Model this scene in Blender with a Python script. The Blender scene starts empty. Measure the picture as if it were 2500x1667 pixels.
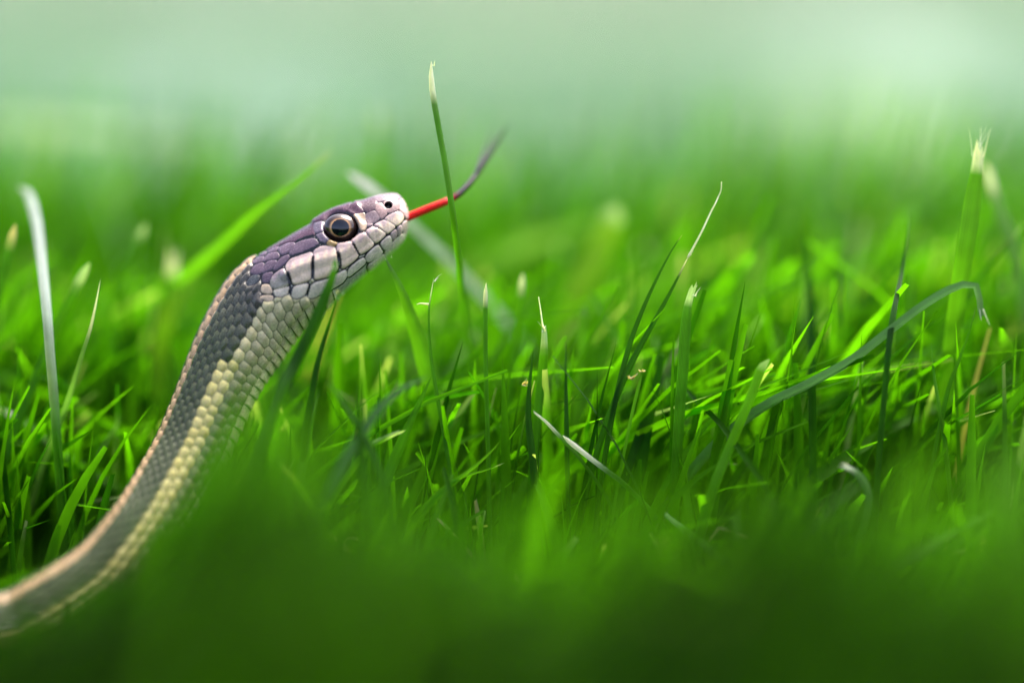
import bpy, math, random
import numpy as np
from mathutils import Vector

SC = bpy.context.scene
COL = SC.collection
rng = np.random.default_rng(11)
random.seed(5)
MM = 0.001
R = math.radians

# ------------------------------------------------------------------ camera
DF = 0.390                       # distance to the plane the snake's head lies in
PITCH = R(9.0)
CAM = np.array([0.0, -DF*math.cos(PITCH), 0.1007])
FWD = np.array([0.0, math.cos(PITCH), -math.sin(PITCH)])
UPV = np.array([0.0, math.sin(PITCH), math.cos(PITCH)])
RGT = np.array([1.0, 0.0, 0.0])
LENS = 100.0
MPP = 0.36*DF/2500.0             # metres per photograph pixel at the head's distance
cd = bpy.data.cameras.new('camera'); cam = bpy.data.objects.new('camera', cd); COL.objects.link(cam)
cam.location = CAM; cam.rotation_euler = (R(90) - PITCH, 0, 0)
cd.lens = LENS; cd.sensor_width = 36; cd.clip_start = 0.005; cd.clip_end = 400
cd.dof.use_dof = True; cd.dof.focus_distance = DF - 0.0042; cd.dof.aperture_fstop = 2.2
SC.camera = cam

# ------------------------------------------------------------------ sky, sun, exposure
SUN_EL, SUN_AZ = 64.0, 48.0      # azimuth measured from +Y (behind the snake) towards +X
w = bpy.data.worlds.new('World'); SC.world = w; w.use_nodes = True
nt = w.node_tree; bg = nt.nodes['Background']
sky = nt.nodes.new('ShaderNodeTexSky'); sky.sky_type = 'NISHITA'; sky.sun_disc = False
sky.sun_elevation = R(SUN_EL); sky.sun_rotation = R(SUN_AZ)
sky.air_density = 0.4; sky.dust_density = 5.0; sky.ozone_density = 0.0
nt.links.new(sky.outputs[0], bg.inputs[0]); bg.inputs[1].default_value = 0.15
sd = bpy.data.lights.new('sun', 'SUN'); sun = bpy.data.objects.new('sun', sd); COL.objects.link(sun)
sd.energy = 1.5; sd.angle = R(35); sd.color = (1.0, 0.95, 0.86)
sdir = Vector((math.sin(R(SUN_AZ))*math.cos(R(SUN_EL)), math.cos(R(SUN_AZ))*math.cos(R(SUN_EL)), math.sin(R(SUN_EL))))
sun.rotation_euler = sdir.to_track_quat('Z', 'Y').to_euler(); sun.location = (0, 0, 5)
vs = SC.view_settings
vs.view_transform = 'Standard'; vs.look = 'None'; vs.exposure = 1.82; vs.gamma = 1.0; vs.use_curve_mapping = False
SC.cycles.use_denoising = True
SC.cycles.max_bounces = 8; SC.cycles.transmission_bounces = 6; SC.cycles.diffuse_bounces = 4

# ------------------------------------------------------------------ helpers
def P(px, py, d=0.0):
    """the point that stands d mm behind the head's plane, seen at photograph pixel px, py"""
    z = DF + d*MM
    k = MPP*z/DF
    return CAM + FWD*z + RGT*((px - 1250)*k) - UPV*((py - 833.5)*k)

def project(p):
    q = np.asarray(p) - CAM
    z = q @ FWD
    return 1250 + (q @ RGT)/z*DF/MPP, 833.5 - (q @ UPV)/z*DF/MPP, (z - DF)/MM

def mesh_obj(name, verts, faces, mat, parent=None, cols=None, uvs=None, smooth=True):
    me = bpy.data.meshes.new(name)
    v = np.asarray(verts, dtype=np.float32)
    if isinstance(faces, np.ndarray):
        n, c = faces.shape
        me.vertices.add(len(v)); me.vertices.foreach_set('co', v.ravel())
        me.loops.add(n*c); me.loops.foreach_set('vertex_index', faces.astype(np.int32).ravel())
        me.polygons.add(n); me.polygons.foreach_set('loop_start', np.arange(0, n*c, c, dtype=np.int32))
        me.update(calc_edges=True); me.validate()
    else:
        me.from_pydata([tuple(map(float, q)) for q in v], [], [tuple(f) for f in faces])
    if cols is not None:
        a = me.color_attributes.new('Col', 'FLOAT_COLOR', 'POINT')
        c4 = np.ones((len(v), 4), dtype=np.float32); c4[:, :3] = cols
        a.data.foreach_set('color', c4.ravel())
    if uvs is not None:
        ul = me.uv_layers.new(name='UVMap')
        li = np.zeros(len(me.loops), dtype=np.int32); me.loops.foreach_get('vertex_index', li)
        ul.data.foreach_set('uv', np.asarray(uvs, dtype=np.float32)[li].ravel())
    me.materials.append(mat)
    if smooth: me.polygons.foreach_set('use_smooth', np.ones(len(me.polygons), dtype=bool))
    o = bpy.data.objects.new(name, me); COL.objects.link(o)
    if parent is not None: o.parent = parent
    return o

def tag(o, label=None, cat=None, group=None, kind=None):
    if label: o['label'] = label
    if cat: o['category'] = cat
    if group: o['group'] = group
    if kind: o['kind'] = kind
    return o

def catmull(pts, ts):
    """centripetal-ish spline through pts (n,k) sampled at chord parameter ts in 0..1"""
    pts = np.asarray(pts, float); n = len(pts)
    L = np.concatenate([[0], np.cumsum(np.linalg.norm(np.diff(pts[:, :3], axis=0), axis=1) + 1e-9)]); L /= L[-1]
    m = np.zeros_like(pts)
    for i in range(n):
        a, b = max(i-1, 0), min(i+1, n-1)
        m[i] = (pts[b] - pts[a])/(L[b] - L[a])
    ts = np.clip(np.asarray(ts), 0, 1)
    k = np.clip(np.searchsorted(L, ts, side='right') - 1, 0, n-2)
    h = (L[k+1] - L[k]); u = ((ts - L[k])/h)[:, None]; h = h[:, None]
    return ((2*u**3 - 3*u**2 + 1)*pts[k] + (u**3 - 2*u**2 + u)*h*m[k] + (-2*u**3 + 3*u**2)*pts[k+1] + (u**3 - u**2)*h*m[k+1])

def sstep(a, b, x):
    t = np.clip((x - a)/(b - a), 0, 1); return t*t*(3 - 2*t)

# ------------------------------------------------------------------ materials
def new_mat(name):
    m = bpy.data.materials.new(name); m.use_nodes = True
    return m, m.node_tree.nodes, m.node_tree.links, m.node_tree.nodes['Principled BSDF']

def attr_col(ns):
    a = ns.new('ShaderNodeAttribute'); a.attribute_name = 'Col'; return a

def mul_by_noise(ns, ls, colsock, scale, lo, hi, detail=3, coord=None):
    n = ns.new('ShaderNodeTexNoise'); n.inputs['Scale'].default_value = scale; n.inputs['Detail'].default_value = detail
    if coord is not None: ls.new(coord, n.inputs['Vector'])
    mr = ns.new('ShaderNodeMapRange'); mr.inputs[1].default_value = 0.3; mr.inputs[2].default_value = 0.7
    mr.inputs[3].default_value = lo; mr.inputs[4].default_value = hi
    ls.new(n.outputs[0], mr.inputs[0])
    mx = ns.new('ShaderNodeMix'); mx.data_type = 'RGBA'; mx.blend_type = 'MULTIPLY'; mx.inputs[0].default_value = 1
    ls.new(colsock, mx.inputs[6]); ls.new(mr.outputs[0], mx.inputs[7])
    return mx.outputs[2], n

def skin_material():
    m, ns, ls, b = new_mat('snake_skin')
    a = attr_col(ns)
    tc = ns.new('ShaderNodeTexCoord')
    c1, _ = mul_by_noise(ns, ls, a.outputs['Color'], 900, 0.78, 1.15, 4, tc.outputs['Object'])
    c2, n2 = mul_by_noise(ns, ls, c1, 3500, 0.85, 1.1, 3, tc.outputs['Object'])
    ls.new(c2, b.inputs['Base Color'])
    mr = ns.new('ShaderNodeMapRange'); mr.inputs[3].default_value = 0.16; mr.inputs[4].default_value = 0.36
    ls.new(n2.outputs[0], mr.inputs[0]); ls.new(mr.outputs[0], b.inputs['Roughness'])
    b.inputs['Specular IOR Level'].default_value = 0.65
    b.inputs['Subsurface Weight'].default_value = 0.12
    b.inputs['Subsurface Radius'].default_value = (1.0, 0.6, 0.4); b.inputs['Subsurface Scale'].default_value = 0.0006
    bp = ns.new('ShaderNodeBump'); bp.inputs['Strength'].default_value = 0.12; bp.inputs['Distance'].default_value = 0.00008
    ls.new(n2.outputs[0], bp.inputs['Height']); ls.new(bp.outputs[0], b.inputs['Normal'])
    return m

def wet_material(name, rough, coat=0.0, spec=0.6, sss=0.0):
    m, ns, ls, b = new_mat(name)
    a = attr_col(ns); tc = ns.new('ShaderNodeTexCoord')
    c, _ = mul_by_noise(ns, ls, a.outputs['Color'], 2200, 0.7, 1.2, 4, tc.outputs['Object'])
    ls.new(c, b.inputs['Base Color']); b.inputs['Roughness'].default_value = rough
    b.inputs['Specular IOR Level'].default_value = spec; b.inputs['Coat Weight'].default_value = coat
    b.inputs['Coat Roughness'].default_value = 0.02
    if sss:
        b.inputs['Subsurface Weight'].default_value = sss; b.inputs['Subsurface Scale'].default_value = 0.0008
    return m

def grass_material(name, veins=True, trans=0.42, rough=0.36, spec=0.5, tint=(2.1, 2.2, 0.6)):
    m, ns, ls, b = new_mat(name)
    a = attr_col(ns); tc = ns.new('ShaderNodeTexCoord')
    col, _ = mul_by_noise(ns, ls, a.outputs['Color'], 260, 0.82, 1.18, 3, tc.outputs['Object'])
    if veins:
        uv = ns.new('ShaderNodeUVMap'); uv.uv_map = 'UVMap'
        wv = ns.new('ShaderNodeTexWave'); wv.wave_type = 'BANDS'; wv.bands_direction = 'X'
        wv.inputs['Scale'].default_value = 2.6; wv.inputs['Distortion'].default_value = 0.4; wv.inputs['Detail'].default_value = 1
        ls.new(uv.outputs[0], wv.inputs['Vector'])
        mr = ns.new('ShaderNodeMapRange'); mr.inputs[3].default_value = 0.78; mr.inputs[4].default_value = 1.15
        ls.new(wv.outputs['Fac'], mr.inputs[0])
        mx = ns.new('ShaderNodeMix'); mx.data_type = 'RGBA'; mx.blend_type = 'MULTIPLY'; mx.inputs[0].default_value = 1
        ls.new(col, mx.inputs[6]); ls.new(mr.outputs[0], mx.inputs[7]); col = mx.outputs[2]
        bp = ns.new('ShaderNodeBump'); bp.inputs['Strength'].default_value = 0.5; bp.inputs['Distance'].default_value = 0.00015
        ls.new(wv.outputs['Fac'], bp.inputs['Height']); ls.new(bp.outputs[0], b.inputs['Normal'])
    ls.new(col, b.inputs['Base Color'])
    b.inputs['Roughness'].default_value = rough; b.inputs['Specular IOR Level'].default_value = spec
    tr = ns.new('ShaderNodeBsdfTranslucent')
    tm = ns.new('ShaderNodeMix'); tm.data_type = 'RGBA'; tm.blend_type = 'MULTIPLY'; tm.inputs[0].default_value = 1
    tm.inputs[7].default_value = (*tint, 1)
    ls.new(col, tm.inputs[6]); ls.new(tm.outputs[2], tr.inputs['Color'])
    ms = ns.new('ShaderNodeMixShader'); ms.inputs[0].default_value = trans
    ls.new(b.outputs[0], ms.inputs[1]); ls.new(tr.outputs[0], ms.inputs[2])
    ls.new(ms.outputs[0], ns['Material Output'].inputs['Surface'])
    return m

def ground_material(name, c1, c2, scale, bump):
    m, ns, ls, b = new_mat(name)
    tc = ns.new('ShaderNodeTexCoord')
    n = ns.new('ShaderNodeTexNoise'); n.inputs['Scale'].default_value = scale; n.inputs['Detail'].default_value = 6
    ls.new(tc.outputs['Object'], n.inputs['Vector'])
    r = ns.new('ShaderNodeValToRGB'); r.color_ramp.elements[0].color = (*c1, 1); r.color_ramp.elements[1].color = (*c2, 1)
    r.color_ramp.elements[0].position = 0.35; r.color_ramp.elements[1].position = 0.68
    ls.new(n.outputs[0], r.inputs[0]); ls.new(r.outputs[0], b.inputs['Base Color']); b.inputs['Roughness'].default_value = 0.85
    bp = ns.new('ShaderNodeBump'); bp.inputs['Strength'].default_value = 0.6; bp.inputs['Distance'].default_value = bump
    ls.new(n.outputs[0], bp.inputs['Height']); ls.new(bp.outputs[0], b.inputs['Normal'])
    return m

M_SKIN = skin_material()
M_EYE = wet_material('eye_ball', 0.05, 1.0, 0.5)
M_TONGUE = wet_material('tongue_flesh', 0.3, 0.0, 0.3, 0.3)
M_BLADE = grass_material('grass_blade', True, 0.45, 0.38, 0.26)
M_LAWN = grass_material('lawn_grass', False, 0.6, 0.55, 0.12)
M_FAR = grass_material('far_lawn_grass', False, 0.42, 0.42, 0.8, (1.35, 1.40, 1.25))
M_PALE = grass_material('pale_grass_blade', True, 0.35, 0.34, 0.6, (1.3, 1.3, 1.1))
M_DRY = grass_material('dry_fibre', False, 0.3, 0.5, 0.4)
M_SOIL = ground_material('soil', (0.006, 0.006, 0.004), (0.018, 0.018, 0.008), 60, 0.004)
M_FIELD = ground_material('field', (0.10, 0.19, 0.06), (0.20, 0.32, 0.12), 3, 0.01)
M_PATH = ground_material('path_concrete', (0.36, 0.30, 0.30), (0.46, 0.38, 0.38), 9, 0.002)

# ------------------------------------------------------------------ ground
def slab(name, x0, x1, y0, y1, z0, z1, mat, n=1):
    v = [(x0,y0,z0),(x1,y0,z0),(x1,y1,z0),(x0,y1,z0),(x0,y0,z1),(x1,y0,z1),(x1,y1,z1),(x0,y1,z1)]
    f = [(0,3,2,1),(4,5,6,7),(0,1,5,4),(1,2,6,5),(2,3,7,6),(3,0,4,7)]
    return mesh_obj(name, v, f, mat, smooth=False)
g = mesh_obj('ground', [(-120,-120,-0.006),(120,-120,-0.006),(120,120,-0.006),(-120,120,-0.006)], [(0,1,2,3)], M_FIELD, smooth=False)
tag(g, 'wide green field around the lawn', kind='structure')
g = mesh_obj('soil', [(-2.5,-2.5,0),(2.5,-2.5,0),(2.5,2.98,0),(-2.5,2.98,0)], [(0,1,2,3)], M_SOIL, smooth=False)
tag(g, 'dark soil under the lawn', kind='structure')
PATH_Y = 3.0
p = slab('path', -12, 12, PATH_Y, PATH_Y + 4.0, -0.05, 0.012, M_PATH)
tag(p, 'pale pinkish concrete path beyond the lawn', kind='structure')

# ------------------------------------------------------------------ snake
def fr(ox, oy, pts): return np.array([(ox + x*200/1568, oy + y*200/1568) for x, y in pts])
A_ = lambda *q: fr(840, 450, q)
B_ = lambda *q: fr(680, 500, q)
C_ = lambda *q: fr(540, 580, q)
D_ = lambda *q: fr(680, 600, q)
SCALES = [   # side-view outlines of the head shields (both sides of the head carry them), colour key
 (A_((740,370),(850,290),(1030,292),(1062,400),(1040,490),(900,550),(830,550),(805,480)), 'nasal'),
 (A_((1072,285),(1185,290),(1300,430),(1290,600),(1195,655),(1135,560),(1062,498),(1080,400)), 'snout'),
 (A_((570,250),(600,120),(1000,90),(1200,150),(1200,300),(1040,285),(855,282),(720,335),(640,340)), 'nasaltop'),
 (A_((195,372),(200,230),(560,130),(590,250),(622,335),(612,400),(560,500),(440,545),(380,480),(300,410)), 'prefr'),
 (A_((620,372),(710,370),(760,440),(800,490),(820,570),(740,655),(700,668),(660,580),(600,500)), 'nasal'),
 (A_((420,552),(590,512),(640,580),(680,660),(600,730),(520,742),(430,718),(415,640)), 'lore'),
 (A_((440,738),(540,755),(540,790),(445,815)), 'lore'),
 (A_((180,590),(330,552),(392,545),(402,640),(432,800),(380,900),(320,890),(285,800),(240,680)), 'preoc'),
 (A_((70,545),(185,415),(270,402),(330,450),(385,525),(200,572)), 'brow'),
 (B_((690,340),(760,160),(1000,-20),(1420,-130),(1400,20),(1345,130),(1180,178),(1000,225),(880,305),(700,362)), 'brow'),
 (B_((-248,892),(-200,720),(0,590),(200,450),(400,330),(600,210),(720,180),(682,350),(665,420),(690,560),(650,592),(500,632),(350,702),(180,708),(52,752),(-98,818)), 'top'),
 (B_((685,400),(870,345),(876,440),(840,518),(720,548),(682,480)), 'postoc'),
 (B_((718,582),(860,553),(930,612),(965,660),(900,728),(842,742),(765,680)), 'postoc'),
 (B_((922,742),(1000,672),(1128,722),(1080,793),(985,793)), 'yellow'),
 (A_((770,668),(900,572),(1040,522),(1108,572),(1138,640),(1090,728),(1000,798),(940,758),(860,702)), 'lab'),
 (A_((572,782),(760,688),(860,732),(958,792),(968,830),(830,942),(800,918),(720,858),(620,810)), 'lab'),
 (A_((412,902),(530,818),(620,842),(720,892),(798,952),(720,1038),(612,1126),(562,1080),(470,990)), 'lab'),
 (A_((134,1082),(280,972),(388,924),(458,1010),(576,1140),(470,1248),(302,1346),(252,1260),(182,1160)), 'lab'),
 (B_((1112,800),(1180,733),(1368,694),(1420,790),(1536,960),(1430,1078),(1250,1210),(1192,1200),(1192,1000),(1122,930)), 'lab'),
 (B_((684,880),(820,798),(1070,813),(1108,950),(1118,1080),(1150,1200),(1050,1318),(900,1386),(662,1438),(692,1100),(673,980)), 'lab'),
 (B_((134,1170),(240,1042),(450,962),(652,908),(648,1080),(628,1438),(282,1536),(214,1400),(174,1310)), 'lab'),
 (C_((935,880),(1000,722),(1188,594),(1238,660),(1288,780),(1326,898),(1180,958),(985,986)), 'labrear'),
 (B_((204,908),(352,724),(690,644),(778,740),(650,856),(244,986)), 'temp'),
 (C_((1092,212),(1280,114),(1430,108),(1292,278),(1152,342),(1112,260)), 'temp'),
 (C_((804,468),(880,332),(1080,283),(1118,350),(1080,407),(900,438)), 'temp'),
 (C_((994,618),(1130,403),(1290,333),(1312,380),(1200,508),(1032,636)), 'temp'),
 (C_((774,688),(860,493),(940,453),(1078,443),(980,600),(860,658)), 'temp'),
 (C_((574,650),(640,543),(790,493),(826,512),(758,698),(600,706)), 'temp'),
 (C_((614,468),(700,393),(828,368),(790,468),(640,508)), 'temp'),
 (C_((700,358),(840,270),(870,290),(820,340)), 'temp'),
 (C_((890,282),(1000,212),(1098,183),(1050,258),(920,298)), 'temp'),
 (C_((794,732),(850,693),(998,663),(920,858),(803,878)), 'temp'),
 (C_((494,868),(600,733),(738,723),(700,848),(540,926)), 'temp2'),
 (C_((764,1040),(793,904),(908,904),(956,962),(976,1058),(900,1086)), 'pinkish'),
 (C_((744,1155),(810,1113),(978,1113),(998,1178),(900,1208)), 'pinkish'),
 (C_((1004,1022),(1060,1003),(1326,944),(1288,1058),(1150,1127),(1032,1108)), 'chin'),
 (D_((234,920),(292,783),(586,724),(558,850),(470,958),(312,1008)), 'chin'),
 (D_((563,960),(622,734),(960,644),(1200,504),(1288,464),(1298,600),(1200,718),(900,878),(622,996)), 'chin'),
 (A_((80,1626),(366,1394),(416,1498),(250,1638),(64,1786)), 'chin'),
 (A_((404,1382),(640,1154),(698,1240),(736,1310),(600,1418),(442,1498)), 'chin'),
 (A_((694,1130),(868,974),(908,1070),(888,1158),(790,1256),(742,1220)), 'chin'),
 (A_((892,942),(988,864),(1008,950),(978,1038),(932,1078)), 'chinsn'),
 (A_((1022,832),(1088,784),(1108,860),(1078,958),(1032,998)), 'chinsn'),
 (A_((1112,762),(1180,692),(1260,720),(1260,850),(1140,960),(1122,880)), 'chinsn'),
 (A_((930,1105),(1080,965),(1240,900),(1240,1050),(1060,1230),(830,1400),(762,1302)), 'chin'),
 (A_((440,1562),(600,1442),(750,1333),(850,1390),(680,1580),(500,1720)), 'chin'),
]
CC = {'nasal':(0.42,0.28,0.27),'snout':(0.66,0.49,0.45),'nasaltop':(0.30,0.22,0.25),'prefr':(0.15,0.09,0.11),'lore':(0.33,0.24,0.25),
 'preoc':(0.46,0.34,0.24),'brow':(0.10,0.045,0.075),'top':(0.095,0.043,0.072),'postoc':(0.19,0.15,0.20),'yellow':(0.48,0.32,0.11),
 'lab':(0.92,0.73,0.54),'labrear':(0.40,0.37,0.31),'temp':(0.16,0.11,0.155),'temp2':(0.09,0.10,0.105),'pinkish':(0.78,0.60,0.42),
 'chin':(0.90,0.78,0.62),'chinsn':(0.52,0.40,0.37)}
BARS = [ # black pigment bars on the seams between lip shields
 (B_((672,1010),(662,1180),(652,1440)), 2.6), (B_((1140,930),(1165,1050),(1172,1170)), 3.0), (B_((196,1320),(215,1430),(245,1545)), 3.4),
 (C_((1350,930),(1330,1020),(1310,1090)), 3.0), (D_((595,770),(560,880),(525,965)), 1.8), (A_((180,1150),(225,1240),(282,1330)), 1.5),
 (B_((660,590),(500,640),(360,700)), 1.3), (B_((250,1000),(480,930),(700,830),(800,760)), 2.0), (B_((720,620),(790,720),(880,755)), 1.5)]

def poly_sd(pts, poly):
    """signed distance (px), positive inside"""
    d2 = np.full(len(pts), 1e9); ins = np.zeros(len(pts), bool)
    n = len(poly)
    for i in range(n):
        a, b = poly[i], poly[(i+1) % n]
        e = b - a; q = pts - a
        t = np.clip((q @ e)/(e @ e), 0, 1)
        d2 = np.minimum(d2, ((q - t[:, None]*e)**2).sum(1))
        c = ((a[1] <= pts[:, 1]) & (b[1] > pts[:, 1])) | ((b[1] <= pts[:, 1]) & (a[1] > pts[:, 1]))
        xs = a[0] + (pts[:, 1] - a[1])*e[0]/(e[1] if abs(e[1]) > 1e-9 else 1e-9)
        ins ^= c & (pts[:, 0] < xs)
    return np.where(ins, 1, -1)*np.sqrt(d2)

def round_poly(p, it=1):
    for _ in range(it):
        q = []
        for i in range(len(p)):
            a, b = p[i], p[(i+1) % len(p)]
            q += [a*0.8 + b*0.2, a*0.2 + b*0.8]
        p = np.array(q)
    return p

EYE_PX = np.array([832.5, 557.0])
NOSTRIL = fr(840, 450, [(848, 408)])[0]

# stations: dorsal outline pixel, belly outline pixel, depth mm, half width mm, boxiness, roll deg
ST = [((996,520),(1000,532),0,0.5,1.0,0), ((994,500),(1001,549),0,1.9,.95,0), ((986,485),(996,567),0,2.7,.9,0), ((971,476),(983,587),0,3.4,.86,0),
 ((950,474.5),(965,606),0,4.0,.82,0), ((925,478.5),(941,627),0,4.5,.8,0), ((900,486),(917,648),0,4.9,.78,0), ((870,496),(888,673),0,5.3,.78,0),
 ((840,508),(860,697),0,5.6,.78,0), ((810,522),(832,720),0,5.9,.8,2), ((778,538),(805,744),0,6.1,.83,4), ((742,558),(783,767),0,6.1,.87,7),
 ((700,582),(760,788),0,6.0,.9,10), ((652,610),(738,810),0,5.7,.93,14), ((605,641),(717,834),0,5.4,.96,18), ((563,682),(697,862),0,5.2,.98,21),
 ((528,735),(676,892),-.3,5.1,1,23), ((499,790),(653,922),-.7,5.05,1,24), ((468,861),(630,960),-1.2,5.0,1,24), ((441,935),(604,1010),-2,5,1,24),
 ((420,988),(582,1058),-2.6,5,1,24), ((388,1063),(545,1140),-4,5,1,24), ((351,1129),(494,1216),-6,4.8,1,25), ((306,1203),(434,1304),-8.5,4.7,1,26),
 ((257,1268),(363,1388),-11,4.6,1,27), ((200,1332),(284,1473),-13,4.6,1,28), ((138,1374),(204,1526),-14.5,4.65,1,29), ((64,1416),(108,1578),-16,4.7,1,30),
 ((0,1446),(28,1610),-17,4.75,1,31)]
cen, dor, hh, ww, bx, rl = [], [], [], [], [], []
for T, B, d, wd, pw, ro in ST:
    t3, b3 = P(*T, d), P(*B, d)
    cen.append((t3 + b3)/2); v = t3 - b3; hh.append(np.linalg.norm(v)/2); dor.append(v/np.linalg.norm(v)); ww.append(wd*MM); bx.append(pw); rl.append(ro)
# the rest of the body lies on the ground beyond the frame and curls away
last = cen[-1]
tail = [(-14,-6,4.9),(-40,-6,5.1),(-75,2,5.4),(-105,22,5.8),(-122,55,5.7),(-118,95,5.4),(-98,125,5.0),(-85,160,4.4),(-95,198,3.6),(-122,225,2.7),(-155,235,1.7),(-182,228,0.7)]
for dx, dy, r_ in tail:
    q = np.array([last[0] + dx*MM, last[1] + dy*MM, r_*MM*0.98]); cen.append(q); dor.append(np.array([0,0,1.0])); hh.append(r_*MM); ww.append(r_*MM*1.02); bx.append(1); rl.append(10)
cen = np.array(cen)
ST_ALL = np.column_stack([cen, np.array(dor), np.array(hh), np.array(ww), np.array(bx), np.array(rl)])
fine = catmull(ST_ALL, np.linspace(0, 1, 6000))
arc = np.concatenate([[0], np.cumsum(np.linalg.norm(np.diff(fine[:, :3], axis=0), axis=1))])
S_TOT = arc[-1]
kf = 2*len(ST) - 1
s_frame = arc[np.argmin(np.linalg.norm(fine[:, :3] - np.array(cen[len(ST)-1]), axis=1))]
ss = np.concatenate([np.arange(0, 0.02797, 0.00007), np.arange(0.028, s_frame + 0.004, 0.00013), np.arange(s_frame + 0.004, S_TOT, 0.0020)])
SNK = np.column_stack([np.interp(ss, arc, fine[:, k]) for k in range(fine.shape[1])])
N = 340
phi = np.linspace(0, 2*np.pi, N, endpoint=False)
c0 = SNK[:, :3]; tan = np.gradient(c0, axis=0); tan /= np.linalg.norm(tan, axis=1)[:, None]
dd = SNK[:, 3:6]/np.linalg.norm(SNK[:, 3:6], axis=1)[:, None]
# side vector points away from the camera (to the animal's left)
side = np.cross(tan, dd); side /= np.linalg.norm(side, axis=1)[:, None]
side *= np.sign((side @ FWD)*1.0 + (side @ np.array([0,1e-6,0])))[:, None]
for i in range(1, len(side)):
    if side[i] @ side[i-1] < 0: side[i] *= -1
hhA, wwA, bxA, rlA = SNK[:, 6], SNK[:, 7], SNK[:, 8], SNK[:, 9]
# snout closes as a dome
k0 = np.sqrt(np.clip(1 - (1 - np.clip(ss/0.0016, 0, 1))**2, 0, 1)); k0 = np.maximum(k0, 0.03)
cp, sp = np.cos(phi)[None], np.sin(phi)[None]
px_ = np.sign(cp)*np.abs(cp)**bxA[:, None]; sx_ = np.sign(sp)*np.abs(sp)**bxA[:, None]
# a head is widest below its middle: shift width towards the jaw
headw = 1 - sstep(0.020, 0.032, ss)
wide = 1 - headw[:, None]*0.16*np.clip(px_, -0.6, 1)
V = c0[:, None] + dd[:, None]*(px_*(hhA*k0)[:, None])[..., None] + side[:, None]*(sx_*wide*(wwA*k0)[:, None])[..., None]
nr = len(ss)
# normals of the undisplaced surface
dU = np.gradient(V, axis=0); dV = np.roll(V, -1, 1) - np.roll(V, 1, 1)
NRM = np.cross(dU, dV); NRM /= (np.linalg.norm(NRM, axis=2)[..., None] + 1e-12)
out = V - c0[:, None]
NRM *= np.sign((NRM*out).sum(2) + 1e-15)[..., None]
NRM[:12] = (out[:12]/(np.linalg.norm(out[:12], axis=2)[..., None] + 1e-9))*0.6 - tan[:12, None]*0.6
NRM /= (np.linalg.norm(NRM, axis=2)[..., None] + 1e-12)
# ---- body scale lattice
TH = (phi[None] + np.radians(rlA)[:, None])              # angle from the dorsal line; near side has phi in (pi, 2pi)
th = (TH + np.pi) % (2*np.pi) - np.pi
KN_T = np.radians([0, 16, 54, 82, 122, 180]); KN_R = np.array([0, 1.05, 5.45, 7.45, 9.5, 12.5])
row = np.sign(th)*np.interp(np.abs(th), KN_T, KN_R)
Lsc = 0.00178
sl = (ss/Lsc)[:, None] + 0.0*row
best = np.full(row.shape, -9.0); second = np.full(row.shape, -9.0)
brow = np.zeros(row.shape); bcol = np.zeros(row.shape); bb = np.zeros(row.shape)
rj0 = np.floor(row)
for dj in (-1, 0, 1, 2):
    j = rj0 + dj
    off = 0.5*(np.abs(j) % 2)
    i0 = np.floor(sl - off)
    for di in (-1, 0, 1, 2):
        i = i0 + di
        a = sl - (i + off); b = row - j
        hgt = 1 - np.abs(a/0.92)**1.7 - np.abs(b/0.74)**1.9 + 0.42*a + 0.10*np.exp(-(b/0.09)**2)
        hgt = np.where(np.abs(j) > 9.2, -9, hgt)
        up = hgt > best
        second = np.where(up, best, np.maximum(second, hgt))
        brow = np.where(up, j, brow); bcol = np.where(up, i, bcol); bb = np.where(up, b, bb)
        best = np.where(up, hgt, best)
# ventral scutes
av = np.abs(row); vent = av > 9.45
saw = (sl % 1.0)
vh = 0.35 + 0.55*saw - sstep(0.93, 1.0, saw)*0.9
edge = sstep(9.45, 9.9, av)
best = np.where(vent, vh*edge, best)
gap = np.where(vent, 1.0, best - second)
lat_h = np.clip(best, -0.1, 1.1)
seamf = np.where(vent, sstep(0.0, 0.08, np.minimum(saw, 1 - saw)), sstep(0.0, 0.20, gap)*sstep(0.02, 0.30, best))
# scale colours by row
def hash01(i, j, k=0.0):
    q = np.sin(i*12.9898 + j*78.233 + k*37.719)*43758.5453; return q - np.floor(q)
hv = hash01(bcol, brow)
sA = ss[:, None] + 0*row
dark = np.stack([0.078 + 0.03*hv, 0.100 + 0.03*hv, 0.042 + 0.02*hv], -1)
nearhead = (1 - sstep(0.018, 0.034, sA))[..., None]
dark = dark*(1 - nearhead) + np.stack([0.105 + 0.03*hv, 0.095 + 0.02*hv, 0.085 + 0.03*hv], -1)*nearhead
stripe = np.stack([0.62 + 0.06*hv, 0.41 + 0.06*hv, 0.22 + 0.05*hv], -1)
lateral = np.stack([0.64 + 0.12*hv, 0.58 + 0.12*hv, 0.19 + 0.1*hv], -1)
belly = np.stack([0.74 + 0.06*hv, 0.66 + 0.06*hv, 0.36 + 0.05*hv], -1)
row1 = np.stack([0.17 + 0.1*hv, 0.18 + 0.1*hv, 0.075 + 0.04*hv], -1)
ar = np.abs(brow)
latlim = 5.6 + 0.9*(1 - sstep(0.028, 0.038, ss))[:, None]     # the pale throat reaches higher up the side behind the jaw
LC = np.where((ar <= 0.5)[..., None], stripe, dark)
halfstripe = (ar == 1) & (np.abs(row) < 0.75)
LC = np.where((halfstripe & ~vent)[..., None], stripe, LC)
LC = np.where((ar > latlim)[..., None], lateral, LC)
LC = np.where((ar > 7.6)[..., None], row1, LC)
tb = (1 - sstep(0.024, 0.040, sA))[..., None]
LC = np.where(((ar > 7.4) | (tb[..., 0] > .5) & (ar > latlim))[..., None], LC*(1 - tb) + belly*tb, LC)
LC = np.where(vent[..., None], belly, LC)
skinc = np.array([0.020, 0.022, 0.018])
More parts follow.
